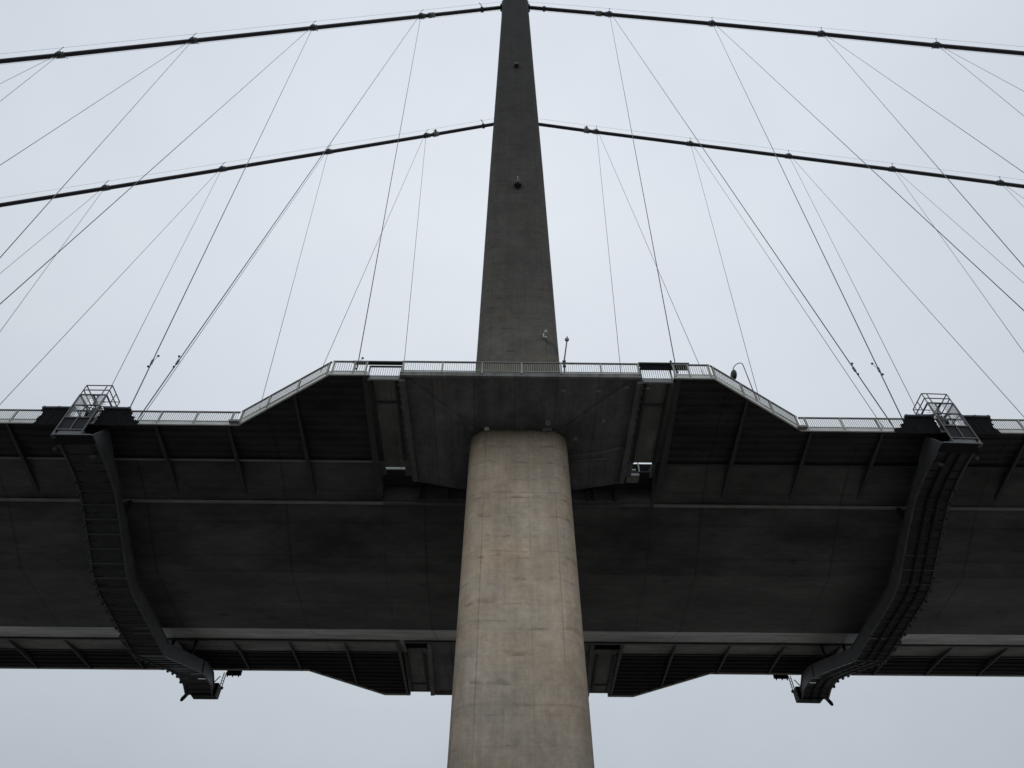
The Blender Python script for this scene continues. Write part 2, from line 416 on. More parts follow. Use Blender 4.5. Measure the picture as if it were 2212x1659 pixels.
# ------------------------------------------------------------------ deck spans
XE = 240.0
GRID = [8.82, 13.3, 17.75, 22.15] + [22.15 + 4.5 * k for k in range(1, 10)]
def edge_y(x):
    x = abs(x)
    if x > 17.15: return 14.25
    if x < 11.05: return 18.26
    return 18.26 - (x - 11.05) * (18.26 - 14.25) / 6.1
def deck(sx):
    side = 'left' if sx < 0 else 'right'
    root = thing('bridge_deck', f'dark steel deck span {side} of the tower with ribbed walkways along both edges', 'bridge deck', (sx * 40, 0, -2.76))
    prof = [(-8.6, 1.75), (-11.2, .55), (-11.2, .05), (-8.2, -.70), (-3.4, -2.76), (3.4, -2.76), (8.2, -.70), (11.2, .05), (11.2, .55), (8.6, 1.75)]
    a, b = sorted((sx * 8.78, sx * XE))
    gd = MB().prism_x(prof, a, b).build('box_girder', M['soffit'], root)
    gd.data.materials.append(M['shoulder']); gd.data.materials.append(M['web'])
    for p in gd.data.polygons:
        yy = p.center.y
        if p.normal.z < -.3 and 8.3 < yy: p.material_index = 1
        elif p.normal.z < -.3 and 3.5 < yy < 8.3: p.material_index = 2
    for sg in (-1, 1):
        dx = NS if sg < 0 else FS
        q = lambda x: sx * x + dx
        # walkway slab
        pts = [(q(XE), sg * 14.18), (q(17.15), sg * 14.18), (q(11.05), sg * 18.18), (q(8.78), sg * 18.18), (q(8.78), sg * 11.22), (q(XE), sg * 11.22)]
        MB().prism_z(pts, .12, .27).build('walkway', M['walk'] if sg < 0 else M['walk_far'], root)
        s = MB()
        for i, y in enumerate((11.75, 12.35, 12.95, 13.55, 14.15, 14.75, 15.35, 15.95, 16.55, 17.15, 17.75)):
            x1 = XE if y < 14 else 17.15 - (y - 14.25) * 6.1 / 4.01 - .25
            lo, hi = sorted((q(8.9), q(x1)))
            s.prism_x([(sg * y - .15, .119), (sg * y - .09, .03), (sg * y + .09, .03), (sg * y + .15, .119)], lo, hi)
        s.build('stringer', M['walk'] if sg < 0 else M['walk_far'], root)
        # fascia strip with its upstand lip
        s = MB()
        path = [(q(XE), 14.25), (q(17.15), 14.25), (q(11.05), 18.26), (q(8.78), 18.26)]
        for (xa, ya), (xb, yb) in zip(path, path[1:]):
            s.bar((xa, sg * ya, .125), (xb, sg * yb, .125), .09, .25)
            s.bar((xa, sg * (ya - .03), .265), (xb, sg * (yb - .03), .265), .16, .025)
        s.build('fascia', M['fascia'], root)
        # brackets
        for x in GRID:
            ye = edge_y(x) - .05; wd = (.46 if x < 9 else .25) * (1 if sg < 0 else .62)
            c = q(x) + (sx * .2 if x < 9 else 0)
            s = MB()
            s.prism_x([(sg * ye, .11), (sg * ye, .0), (sg * 8.75, -.56), (sg * 11.2, .11)], c - .02, c + .02)
            w1, w0 = wd / 2 * .62, wd / 2
            s.hexa([(c - w1, sg * ye, -.03), (c + w1, sg * ye, -.03), (c + w0, sg * 8.75, -.60), (c - w0, sg * 8.75, -.60)],
                   [(c - w1, sg * ye, -.002), (c + w1, sg * ye, -.002), (c + w0, sg * 8.75, -.565), (c - w0, sg * 8.75, -.565)])
            s.build('bracket', M['bracket'], root)
        # gantry rail under the chine and lip at the walkway root
        s = MB(); lo, hi = sorted((q(8.8), q(XE)))
        s.box(lo, hi, sg * 8.22 - .09, sg * 8.22 + .09, -.86, -.76)
        s.box(lo, hi, sg * 8.22 - .02, sg * 8.22 + .02, -.76, -.66)
        s.build('gantry_rail', M['fascia_dark'] if sg < 0 else M['gantry'], root)
        s = MB()
        s.box(lo, hi, sg * 11.25 - .06, sg * 11.25 + .06, -.04, .045)
        s.build('edge_angle', M['fascia_dark'] if sx < 0 and sg < 0 else M['bracket'], root)
    # expansion bay: lowered drop-in walkway piece between span and landing
    for sg in (-1, 1):
        dx = 0 if sg < 0 else FS
        xa, xb = (-8.68, -7.02) if sx < 0 else (7.12, 8.72)
        xa += dx; xb += dx
        yo, yi = (18.0, 10.72 if sx < 0 else 11.34) if sg < 0 else (17.6, 10.6)
        s = MB()
        y0, y1 = sorted((sg * (yo - .1), sg * yi)); s.box(xa - (.16 if sx < 0 else .4), xb + (.4 if sx < 0 else .3), y0, y1, .04, .10)
        if sg < 0:
            for x0_, x1_ in ((xa - .4, xa + .2), (xb - .2, xb + .4)): s.box(x0_, x1_, -11.5, -9.9, .105, .15)
        s.build('bay_slab', M['bay'], root)
        s = MB(); y0, y1 = sorted((sg * (yo - .12), sg * yo)); s.box(xa - .1, xb + .12, y0, y1, -.03, .28)
        s.build('bay_fascia', M['fascia_dark'], root, .015)
        y0, y1 = sorted((sg * 16.3, sg * 16.15)); MB().box(xa + .1, xb - .1, y0, y1, -.06, .035).build('bay_joist', M['bracket'], root)
        for x in (xa + .13, xb - .13):
            y0, y1 = sorted((sg * (yo - .2), sg * 11.4)); MB().box(x - .07, x + .07, y0, y1, -.1, .035).build('bay_joist', M['walk'], root)
    if sx < 0: MB().box(-7.25, -7.0, -17.62, -17.5, -.02, .035).build('lamp_fitting', M['fascia'], root)
    else:
        MB().box(7.12, 7.5, -17.55, -17.47, -.02, .035).build('lamp_fitting', M['fascia'], root)
        MB().box(7.1, 7.9, -10.0, -9.3, .2, .435).build('bearing_block', M['fascia_dark'], root)
    return root
deck_l = deck(-1); deck_r = deck(1)
# road-edge barriers glimpsed through the expansion slots
b1 = thing('road_barrier', 'grey-green barrier panel glimpsed through the slot left of the tower landing', 'barrier', (-7.9, -8.5, 1.7))
MB().box(-9.6, -6.4, -8.46, -8.40, 1.72, 2.9).build('panel', M['barrier'], b1)
s = MB()
for x in (-9.4, -7.95, -6.6): s.box(x - .04, x + .04, -8.54, -8.465, 1.72, 3.0)
s.build('post', M['rail'], b1)
b2 = thing('road_barrier', 'dark barrier with a grey-green rail glimpsed through the slot right of the tower landing', 'barrier', (7.9, -8.5, 1.7))
MB().box(6.4, 9.6, -8.44, -8.40, 1.72, 2.76).build('panel', M['tarp'], b2)
MB().box(6.4, 8.1, -8.50, -8.445, 2.10, 2.22).build('rail', M['barrier'], b2)
s = MB()
for x in (6.6, 8.3, 9.4): s.box(x - .04, x + .04, -8.54, -8.505, 1.72, 2.9)
s.build('post', M['rail'], b2)

# ------------------------------------------------------------------ railings
def railing(label, p, q, z0, z1, posts, group='railing sections along the near walkway edge', endposts=True, lean=0):
    """posts: parameters 0..1 along the section"""
    p, q = Vector((p[0], p[1], 0)), Vector((q[0], q[1], 0))
    root = thing('walkway_railing', label, 'railing', ((p + q) / 2 + Vector((0, 0, z0)))[:], group)
    d = (q - p); ln = d.length; u = d.normalized(); nrm = Vector((-u.y, u.x, 0))
    Z = lambda v, z: (v.x, v.y, z)
    s = MB(); s.bar(Z(p, z1 - .045), Z(q, z1 - .045), .10, .09); s.build('top_rail', M['rail_top'], root, .012)
    s = MB(); s.bar(Z(p, z0 + .035), Z(q, z0 + .035), .05, .04); s.build('bottom_rail', M['rail'], root)
    s = MB(); n = max(2, int(ln / .125))
    for i in range(n):
        c = p + u * (ln * (i + .5) / n)
        if any(abs((i + .5) / n - t) * ln < .06 for t in posts): continue
        s.bar(Z(c, z0 + .055), Z(c, z1 - .09), .02, .035, up=nrm)
    s.build('balusters', M['rail'], root)
    for t in posts:
        c = p + u * (ln * t); s = MB()
        s.bar(Z(c, z0 - .16), Z(c, z1 - .06), .085, .10, up=nrm)
        s.build('post', M['rail'], root)
    return root
YN, YB = -14.30, -18.30
XL = 60.0
k = NS
def ps(x0, x1, xs): return [(x - x0) / (x1 - x0) for x in xs if min(x0, x1) <= x <= max(x0, x1)]
lefts = [-17.55 - 2.22 * i for i in range(20)]
railing('long straight railing of the near walkway left of its outward bend', (-XL, YN), (-17.2, YN), .27, 1.17, ps(-XL, -17.2, lefts))
railing('sloping railing on the bend of the near walkway left of the tower', (-17.1, YN - .03), (-10.98, YB), .27, 1.20, [.02, .33, .67, .98])
railing('short railing at the outer corner of the near walkway left of the tower', (-10.9, YB), (-8.82, YB), .27, 1.24, [.04, .62, .96])
railing('railing of tall bars on the lowered bay left of the tower landing', (-8.84, -17.98), (-6.86, -17.98), .27, 1.22, [.03, .97])
railing('railing of the tower landing in front of the tower leg', (-6.9, YB), (7.0, YB), .39, 1.30, ps(-6.9, 7.0, [-6.8, -4.5, -2.2, .09, 2.39, 4.7, 6.9]))
railing('railing of tall bars on the lowered bay right of the tower landing', (7.0, -17.98), (8.88, -17.98), .27, 1.24, [.03, .97])
railing('short railing at the outer corner of the near walkway right of the tower', (8.85, YB), (11.1, YB), .27, 1.26, [.04, .42, .96])
railing('sloping railing on the bend of the near walkway right of the tower', (11.14, YB), (17.25, YN - .03), .27, 1.22, [.02, .33, .67, .98])
railing('long straight railing of the near walkway right of its outward bend', (17.35, YN), (XL, YN), .27, 1.19, ps(17.35, XL, [17.7 + 2.22 * i for i in range(20)]))
# dark boards fixed over the bays
def board(label, x0, x1, z0, z1, dep):
    root = thing('cover_board', label, 'board', ((x0 + x1) / 2, YB + .1, z0), 'dark boards fixed along the railing above the expansion bays')
    s = MB(); s.box(x0, x1, YB + .085, YB + .13, z0, z1); s.build('panel', M['tarp'], root)
    s = MB(); s.box(x0 - .06, x1 + .06, YB - .02, YB + dep, z1, z1 + .05); s.build('capping', M['rail_top'], root)
board('narrow dark board on the railing above the bay left of the tower', -9.72, -6.86, 1.08, 1.24, .16)
board('deep dark board on the railing above the bay right of the tower', 7.02, 9.9, .86, 1.38, .3)
for sx in (-1, 1):
    o = MB().box(sx * 17.25 - .3, sx * 17.25 + .3, -14.62, -14.36, -.0, .16).build('junction_box', M['fascia_dark'], None, .02)
    tag(o, f'small grey box where the walkway edge bends {"left" if sx < 0 else "right"} of the tower', 'box')

# ------------------------------------------------------------------ main cables
near_pts = [(-70.64, 119.9), (-53.04, 128.95), (-35.17, 138.1), (-17.23, 147.25), (-2.4, 155.0), (2.6, 155.2), (17.63, 150.6), (35.79, 144.75), (53.79, 138.6), (71.26, 132.2)]
far_pts = [(-71.12, 120.1), (-53.4, 128.65), (-35.6, 137.45), (-17.58, 146.4), (-2.4, 154.3), (2.6, 154.6), (16.98, 149.65), (35.31, 143.8), (53.43, 138.05), (71.41, 132.4), (88.92, 126.75)]
ORD = ['first', 'second', 'third', 'fourth', 'fifth']
def main_cable(y, pts, name, dist_l=-.505, dist_r=.352):
    root = thing('main_cable', f'thick dark main suspension cable, {name} of the two, dropping both sides of the tower', 'main cable', (0, y, 122), 'main suspension cables')
    P = [Vector((x, y, z - H0)) for x, z in pts]
    a = P[0] + Vector((-1, 0, -.48)) * 110; b = P[-1] + Vector((1, 0, -.325)) * 150
    allp = [a] + P + [b]
    r = .355
    left = [p for p in allp if p.x < 0]; right = [p for p in allp if p.x > 0]
    s = MB(); s.tube(left + [Vector((-1.2, y, left[-1].z + .45)), Vector((1.2, y, right[0].z + .35))] + right, r, 16); s.build('cable', M['cable'], root)
    up = Vector((0, 0, 1.25))
    for part in (left, right):
        for sy in (-1, 1):
            s = MB(); s.tube([p + up + Vector((0, sy * .75, 0)) for p in part], .016, 6); s.build('hand_rope', M['rope'], root)
    for idx, p in enumerate(P):
        if abs(p.x) < 5: continue
        sx = 1 if p.x > 0 else -1
        q = P[idx + sx] if 0 <= idx + sx < len(P) else (b if sx > 0 else a)
        d = (q - p).normalized() * sx       # along +x
        bd = MB(); bd.tube([p - d * .62, p + d * .62], r + .07, 16)
        nrm = Vector((-d.z, 0, d.x))
        for t in (-.45, -.15, .15, .45):
            bd.bar(p + d * t + Vector((0, -.43, 0)) + nrm * .12, p + d * t + Vector((0, .43, 0)) + nrm * .12, .09, .5)
        bd.hexa([p - d * .68 + nrm * .3 + Vector((0, -.2, 0)), p - d * .35 + nrm * .3 + Vector((0, -.2, 0)), p - d * .35 + nrm * .3 + Vector((0, .2, 0)), p - d * .68 + nrm * .3 + Vector((0, .2, 0))],
                [p - d * .68 + nrm * .5 + Vector((0, -.2, 0)), p - d * .35 + nrm * .5 + Vector((0, -.2, 0)), p - d * .35 + nrm * .5 + Vector((0, .2, 0)), p - d * .68 + nrm * .5 + Vector((0, .2, 0))])
        bd.bar(p - nrm * .35 + Vector((0, 0, 0)), p - nrm * .72 + d * sx * .1, .45, .12)
        o = bd.build('cable_band', M['band'], root)
        for sy in (-1, 1):
            st = MB(); w = Vector((0, sy, 0))
            st.tube([p + w * .30 + nrm * .25, p + w * .52 + nrm * .55, p + up + w * .75 + d * .12, p + up + w * .85 + d * .3], .045, 8)
            st.bar(p + w * .38 + nrm * .3 - d * .3, p + w * .38 + nrm * .3 + d * .3, .22, .3)
            c = st.build('stanchion', M['band'], None)
            c.parent = o
    # sleeve and collar near the tower
    Lp = [p for p in P if p.x < 0]; Rp = [p for p in P if p.x > 0]
    for A, B, sx in ((Lp[-1], Lp[-2], -1), (Rp[0], Rp[1], 1)):
        d = (B - A).normalized(); ln = (B - A).length
        c = A + d * (ln - 1.95)
        s = MB(); s.tube([c - d * .55, c + d * .55], r + .13, 16)
        if y > 0:
            s.bar(c + Vector((-.3, -.4, .3)), c + Vector((.3, -.4, .3)), .3, .35); s.ball(c + Vector((0, -.65, .55)), .2, n=10, m=6); s.ball(c + Vector((-.35, -.6, .5)), .13, n=8, m=6)
        s.build('sleeve', M['sleeve'], root)
        if y > 0 and sx > 0: continue
        c = A + d * (4.4 if sx < 0 else 3.1)
        s = MB(); s.tube([c - d * .18, c + d * .18], r + .16, 16)
        if sx < 0:
            s.bar(c + Vector((0, -.35, .3)), c + Vector((-.15, -.6, .7)), .13); s.bar(c + Vector((-.15, -.58, .68)), c + Vector((-.55, -.9, 1.25)), .11)
        s.build('collar', M['band'], root)
    return P
Pn = main_cable(-11, near_pts, 'upper'); Pf = main_cable(11, far_pts, 'lower')

# ------------------------------------------------------------------ hangers
ANCH = [11.25, 26.2, 44.0, 61.0, 79.0, 97.0]
def hangers(P, y, name):
    grp = f'thin hangers from the {name} main cable to the deck'
    for sx in (-1, 1):
        cl = sorted([p for p in P if p.x * sx > 5], key=lambda p: abs(p.x))
        for i, p in enumerate(cl):
            for j, which in ((i, 'inner'), (i + 1, 'outer')):
                bx = sx * ANCH[j] * (1.0 if sx < 0 else .995)
                tp = p + Vector((sx * (.12 if which == 'inner' else .55), 0, -.75))
                bt = Vector((bx - sx * (.25 if which == 'outer' else -.1), y, .6))
                side = 'left' if sx < 0 else 'right'
                root = thing('hanger_cable', f'thin {which} hanger from the {ORD[i]} clamp {side} of the tower on the {name} cable', 'hanger', bt[:], grp)
                r = .037 if y < 0 else .035
                s = MB(); s.tube([tp, bt], r, 8); s.build('strand', M['wire'], root)
                s = MB(); d = (tp - bt).normalized(); s.tube([bt - d * .05, bt + d * .9], .08, 8); s.build('socket', M['damper'], root)
                if y < 0 and j <= 1:
                    t = (10.3 - bt.z) / (tp.z - bt.z); c = bt + (tp - bt) * t
                    dm = MB(); dm.bar(c - d * .24, c + d * .24, .12, .12); db = dm.build('damper', M['damper'], root)
                    wt = MB()
                    a1 = c + Vector((.42 * (-1 if which == 'inner' else -sx) * (-sx if which == 'inner' else 1) , -.15, .55))
                    ax = Vector((sx * (-.35 if j == 1 and sx > 0 and which == 'inner' else .0), 0, 0))
                    e1 = c + Vector((.27 if (sx < 0) else -.3, -.1, .62)) if (which == 'inner') else c + Vector((-.06 if sx < 0 else .02, -.1, .6))
                    e2 = c + Vector((0, -.1, -.62)) + d * -.05
                    wt.tube([c, e1], .018, 6); wt.tube([c, e2], .018, 6)
                    wt.ball(e1, .09, n=10, m=6); wt.ball(e2, .09, n=10, m=6)
                    w = wt.build('weight', M['damper'], None); w.parent = db
                    for v in w.data.vertices: v.co -= Vector((0, 0, 0))
                    off = world_loc(root)
                    for v in w.data.vertices: v.co -= off
hangers(Pn, -11, 'upper'); hangers(Pf, 11, 'lower')
# sub-part meshes built without a parent offset are in world space; bring cable stanchions into their cable's space
for o in list(COL.objects):
    if o.name.split('.')[0] == 'stanchion':
        off = world_loc(o.parent)
        for v in o.data.vertices: v.co -= off

# ------------------------------------------------------------------ maintenance gantries
UP = [(-13.9, .0), (-12.6, -.35), (-11.75, -.8), (-9.33, -1.68), (-7.57, -2.26), (-4.44, -3.52), (-3.7, -3.74), (3.8, -3.80), (8.32, -2.09), (11.23, -1.02), (13.0, -.86), (14.2, -1.6)]
LO = [(-14.8, -1.55), (-13.1, -1.56), (-11.75, -1.66), (-10.13, -1.94), (-8.23, -2.76), (-4.82, -4.34), (-3.4, -4.6), (3.9, -4.72), (8.9, -2.82), (11.62, -1.9), (13.3, -1.83), (14.5, -2.2)]
def lerp_prof(P, y):
    for (a, za), (b, zb) in zip(P, P[1:]):
        if a <= y <= b: return za + (zb - za) * (y - a) / (b - a)
    return P[0][1] if y < P[0][0] else P[-1][1]
def gantry(sx):
    side = 'left' if sx < 0 else 'right'
    root = thing('maintenance_gantry', f'inspection gantry bent beneath the deck {side} of the tower with an open steel cage', 'gantry', (sx * 26, 0, -4.7), 'inspection gantries under the deck')
    q = lambda x: sx * x
    def yz(x, y, z): return (q(x), y, z)
    # side beams
    for x, th in ((25.0, .07), (27.12, .07)):
        s = MB(); n = len(UP)
        vs = [yz(x, *p) for p in UP] + [yz(x, *p) for p in LO] + [yz(x + th, *p) for p in UP] + [yz(x + th, *p) for p in LO]
        fs = []
        for i in range(n - 1):
            fs += [(i, i + 1, n + i + 1, n + i), (2 * n + i, 2 * n + i + 1, 3 * n + i + 1, 3 * n + i),
                   (i, i + 1, 2 * n + i + 1, 2 * n + i), (n + i, n + i + 1, 3 * n + i + 1, 3 * n + i)]
        fs += [(0, n, 3 * n, 2 * n), (n - 1, 2 * n - 1, 4 * n - 1, 3 * n - 1)]
        s.add(vs, fs); s.build('side_beam', M['gantry'], root)
    # flanges
    s = MB()
    for x in (25.0, 27.19):
        for (a, b) in zip(LO, LO[1:]): s.bar(yz(x, *a), yz(x, *b), .14, .05)
        for (a, b) in zip(UP[2:], UP[3:]): s.bar(yz(x, *a), yz(x, *b), .14, .05)
    # dark joint in the far arm
    s.build('flange', M['gantry'], root)
    s = MB(); s.bar(yz(24.96, 10.6, -1.25), yz(24.96, 11.0, -2.05), .03, .12); s.build('splice', M['black'], root)
    # floor decking under the beams
    s = MB(); F = [(y, z + .09) for y, z in LO]
    for (ya, za), (yb, zb) in zip(F, F[1:]):
        k_ = max(1, int(math.hypot(yb - ya, zb - za) / .62))
        for i in range(k_):
            t0, t1 = (i + .06) / k_, (i + .94) / k_
            p0 = (ya + (yb - ya) * t0, za + (zb - za) * t0); p1 = (ya + (yb - ya) * t1, za + (zb - za) * t1)
            s.hexa([yz(25.1, *p0), yz(27.1, *p0), yz(27.1, *p1), yz(25.1, *p1)], [yz(25.1, p0[0], p0[1] + .03), yz(27.1, p0[0], p0[1] + .03), yz(27.1, p1[0], p1[1] + .03), yz(25.1, p1[0], p1[1] + .03)])
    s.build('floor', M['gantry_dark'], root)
    # cross bars (rungs) under the floor, each its own part
    y = -10.4
    while y < 8.6:
        z = lerp_prof(LO, y)
        MB().bar(yz(25.02, y, z - .03), yz(27.25, y, z - .03), .05, .07).build('cross_bar', M['bracket'] if sx < 0 and y < 0 else M['walk'], root)
        y += .93
    if sx > 0:
        for x in (25.75, 26.4):
            s = MB()
            for (a, b) in zip(LO, LO[1:]): s.bar(yz(x, a[0], a[1] - .02), yz(x, b[0], b[1] - .02), .1, .1)
            s.build('runner', M['pane'], root)
    # outer stiffener fins along the far edge of the floor
    s = MB()
    for (a, b) in zip(LO, LO[1:]): s.bar(yz(27.23, a[0], a[1] + .1), yz(27.23, b[0], b[1] + .1), .06, .1)
    for i in range(26):
        y = -11 + i * .95; z = lerp_prof(LO, y)
        s.box(*sorted((q(27.21), q(27.35))), y - .1, y + .1, z - .12, z + .25)
    s.build('edge_strip', M['gantry_dark'], root)
    # near cage: tall open frame outside the railing, hooking over it
    cg = MB(); X0, X1, Y0, Y1 = 25.68, 27.3, -14.82, -13.45
    B = lambda a, b, w=.06: cg.bar(yz(*a), yz(*b), w)
    levels = (-1.12, -.05, 1.06, 2.05)
    for x in (X0, X1): B((x, Y0, -1.6), (x, Y0, 2.05), .075)
    for z in levels: B((X0, Y0, z), (X1, Y0, z), .07)
    B((26.48, Y0, -1.12), (26.48, Y0, 1.06), .06)
    B((26.1, Y0, 1.06), (26.1, Y0, 2.05), .05)
    for x in (X0, X1, 26.5):
        B((x, Y0, 2.05), (x, Y1, 2.05), .08); B((x, Y1, 1.25), (x, Y1, 2.05), .06)
    B((X0, Y1, 2.05), (X1, Y1, 2.05), .07); B((X0, Y1, 1.28), (X1, Y1, 1.28), .06)
    B((X0, Y0, 1.06), (X0, Y1, 1.28), .05); B((X1, Y0, 1.06), (X1, Y1, 1.28), .05)
    B((X0, Y0, 1.06), (X0, Y1, 2.05), .04); B((X1, Y0, 2.05), (26.5, Y1, 1.3), .04); B((26.9, Y0, 1.06), (26.2, Y1, 2.05), .04)
    B((26.2, Y0, 2.05), (26.9, Y1, 1.3), .04)
    # handrail on the roof
    for z in (2.5, 2.95):
        B((X0, Y0, z), (X1, Y0, z), .05); B((X0, Y0, z), (X0, Y1, z), .05); B((X1, Y0, z), (X1, Y1, z), .05); B((X0, Y1, z), (X1 - .2, Y1, z), .04)
    for x, y in ((X0, Y0), (X1, Y0), (X0, Y1), (X1, Y1), (X0, (Y0 + Y1) / 2), (26.0, Y0)): B((x, y, 2.05), (x, y, 2.95), .045)
    cg.build('cage_frame', M['cage'], root)
    for xa, xb in ((25.72, 26.45), (26.51, 27.26)):
        MB().box(*sorted((q(xa), q(xb))), Y0 + .03, Y0 + .05, -1.08, -.09).build('cage_panel', M['pane'], root)
    for xa, xb, ya, yb, za, zb in ((26.52, 27.27, Y0 + .02, Y0 + .03, 1.1, 2.0), (26.8, 27.27, Y0 + .02, Y0 + .03, .0, 1.02), (X1 - .01, X1, Y0 + .05, Y1 - .05, 1.1, 2.0), (25.75, 26.05, Y0 + .02, Y0 + .03, 1.12, 2.0)):
        MB().box(*sorted((q(xa), q(xb))), ya, yb, za, zb).build('cage_pane', M['mesh'], root)
    s = MB()                                          # bowed roof hatch bars
    for i in range(7):
        y = Y0 + .15 + i * .17
        s.tube([yz(26.0, y, 2.06), yz(26.25, y, 2.12), yz(26.55, y, 2.12), yz(26.8, y, 2.06)], .014, 6)
    s.build('roof_hatch', M['cage'], root)
    s = MB()                                          # winch and cable drum inside
    s.tube([yz(25.9, -14.55, .55), yz(26.35, -14.55, .55)], .17, 12); s.box(*sorted((q(25.85), q(26.1))), -14.7, -14.4, .0, .9)
    s.bar(yz(25.95, -14.5, .9), yz(26.3, -14.4, 1.7), .12); s.bar(yz(25.8, -14.45, .25), yz(27.2, -14.45, .25), .12)
    s.build('winch', M['black'], root)
    s = MB()                                          # dark pan under the cage with a pale rim
    s.hexa([yz(25.02, -14.86, -1.64), yz(27.28, -14.86, -1.64), yz(27.28, -14.1, -1.64), yz(25.02, -14.1, -1.64)],
           [yz(25.02, -14.86, -1.57), yz(27.28, -14.86, -1.57), yz(27.28, -14.1, -1.57), yz(25.02, -14.1, -1.57)])
    s.build('cage_pan', M['pane'], root)
    s = MB(); s.bar(yz(25.0, -14.88, -1.60), yz(27.3, -14.88, -1.60), .05, .08)
    s.hexa([yz(25.6, -14.84, -1.565), yz(27.1, -14.84, -1.565), yz(27.1, -14.6, -1.565), yz(25.6, -14.6, -1.565)],
           [yz(25.6, -14.80, -1.2), yz(27.1, -14.80, -1.2), yz(27.1, -14.6, -1.2), yz(25.6, -14.6, -1.2)])
    s.hexa([yz(27.1, -14.88, -1.66), yz(27.34, -14.88, -1.66), yz(27.34, -14.6, -1.66), yz(27.1, -14.6, -1.66)],
           [yz(27.22, -14.86, -1.3), yz(27.32, -14.86, -1.3), yz(27.32, -14.7, -1.3), yz(27.22, -14.7, -1.3)])
    s.build('cage_base', M['cage'], root)
    for x, y, z in ((25.35, -13.0, -1.55), (27.75, -13.1, -1.0)):   # buffers hanging below
        s = MB(); s.bar(yz(x, y, z + .35), yz(x + .12, y - .25, z - .3), .22, .2); s.ball(yz(x - .05, y + .05, z + .6), .12)
        s.build('buffer', M['cage'], root)
    # far end platform, ladder and fender
    s = MB()
    s.hexa([yz(24.75, 14.3, -2.2), yz(26.75, 14.3, -2.2), yz(26.75, 15.1, -2.14), yz(24.75, 15.1, -2.14)], [yz(24.75, 14.3, -1.1), yz(26.75, 14.3, -1.1), yz(26.75, 15.1, -1.1), yz(24.75, 15.1, -1.1)])
    s.hexa([yz(26.75, 14.3, -1.9), yz(27.2, 14.3, -1.75), yz(27.2, 15.0, -1.75), yz(26.75, 15.0, -1.9)], [yz(26.75, 14.3, -.6), yz(27.6, 14.3, -.4), yz(27.6, 15.0, -.4), yz(26.75, 15.0, -.6)])
    for i in range(5): s.box(*sorted((q(27.5 + i * .25), q(27.72 + i * .25))), 14.35, 14.8, -1.15 + i * .22, -.2)
    s.build('end_platform', M['pane'], root)
    s = MB(); s.bar(yz(27.1, 14.6, -1.75), yz(27.5, 14.6, -2.42), .22, .22); s.ball(yz(27.5, 14.6, -2.45), .13); s.build('fender', M['pane'], root)
    s = MB()
    for x in (24.5, 24.68): s.bar(yz(x, 14.5, -2.4), yz(x - .02, 14.5, -.05), .06)
    for i in range(9): s.bar(yz(24.5, 14.5, -2.3 + i * .25), yz(24.68, 14.5, -2.3 + i * .25), .03)
    s.ball(yz(24.45, 14.5, -1.45), .13, n=10, m=6)
    s.bar(yz(24.9, 14.5, -.4), yz(25.3, 14.5, -1.0), .06)
    s.build('ladder', M['cage'], root)
    s = MB(); s.box(*sorted((q(23.2), q(24.4))), 14.32, 14.6, -.30, .2)
    for x in (23.35, 23.85, 24.3): s.hexa([yz(x - .07, 14.36, -.31), yz(x + .07, 14.36, -.31), yz(x + .07, 14.5, -.31), yz(x - .07, 14.5, -.31)], [yz(x - .01, 14.36, -.5), yz(x + .01, 14.36, -.5), yz(x + .01, 14.5, -.5), yz(x - .01, 14.5, -.5)])
    s.build('guide_shoe', M['tarp'], root)
    # wheels gripping the deck rails
    for y in (-8.22, 8.22):
        s = MB()
        for x in (25.1, 26.9):
            s.bar(yz(x, y, lerp_prof(UP, y) - .1), yz(x, y, -.95), .16)
            s.tube([yz(x, y - .09, -.97), yz(x, y + .09, -.97)], .14, 14)
        s.build('rail_wheel', M['black'], root)
    return root
gantry(-1); gr = gantry(1)
piv = Vector((25.0, -14.8, 0)); ang = .0272                 # the right gantry stands slightly askew
gr.location = piv + Matrix.Rotation(ang, 3, 'Z') @ (gr.location - piv); gr.rotation_euler.z = ang
gr.location.z += .08

# black sheeting hung over the railing each side of the cages
def tarp(label, x0, x1, flare0, flare1, zt):
    root = thing('black_sheeting', label, 'sheeting', ((x0 + x1) / 2, -14.42, 0), 'black sheeting draped over the railing beside the gantry cages')
    s = MB(); n = 26; rows = 12; vs = []; fs = []
    rnd = random.Random(int(abs(x0) * 100))
    for j in range(rows + 1):
        t = j / rows; z = zt - t * (zt + .30)
        ja = rnd.uniform(-.05, .05); jb = rnd.uniform(-.05, .05)
        for i in range(n + 1):
            u = i / n
            a = x0 + flare0[min(int(t * 4), 3)] + ja; b = x1 + flare1[min(int(t * 4), 3)] + jb
            x = a + (b - a) * u
            vs.append((x, -14.44 - .012 * math.sin(u * 21 + t * 2) - .012 * math.sin(u * 37 + t), z + .01 * math.sin(u * 13)))
    for j in range(rows):
        for i in range(n): fs.append((j * (n + 1) + i, j * (n + 1) + i + 1, (j + 1) * (n + 1) + i + 1, (j + 1) * (n + 1) + i))
    s.add(vs, fs, True); s.build('sheet', M['tarp'], root)
    s = MB(); s.tube([(x0, -14.47, zt + .03), ((x0 + x1) / 2, -14.47, zt + .05), (x1, -14.47, zt + .03)], .085, 10)
    for t in (.06, .5, .94): s.tube([(x0 + (x1 - x0) * t - .03, -14.47, zt + .04), (x0 + (x1 - x0) * t + .03, -14.47, zt + .04)], .11, 10)
    s.build('rolled_top', M['tarp_roll'], root)
tarp('black sheeting on the railing just left of the left gantry cage', -29.35, -27.35, [.0, .22, .1, .15], [0, 0, 0, 0], 1.17)
tarp('black sheeting on the railing between the left gantry cage and the tower', -25.6, -23.95, [0, 0, 0, 0], [.05, .3, .6, .95], 1.17)
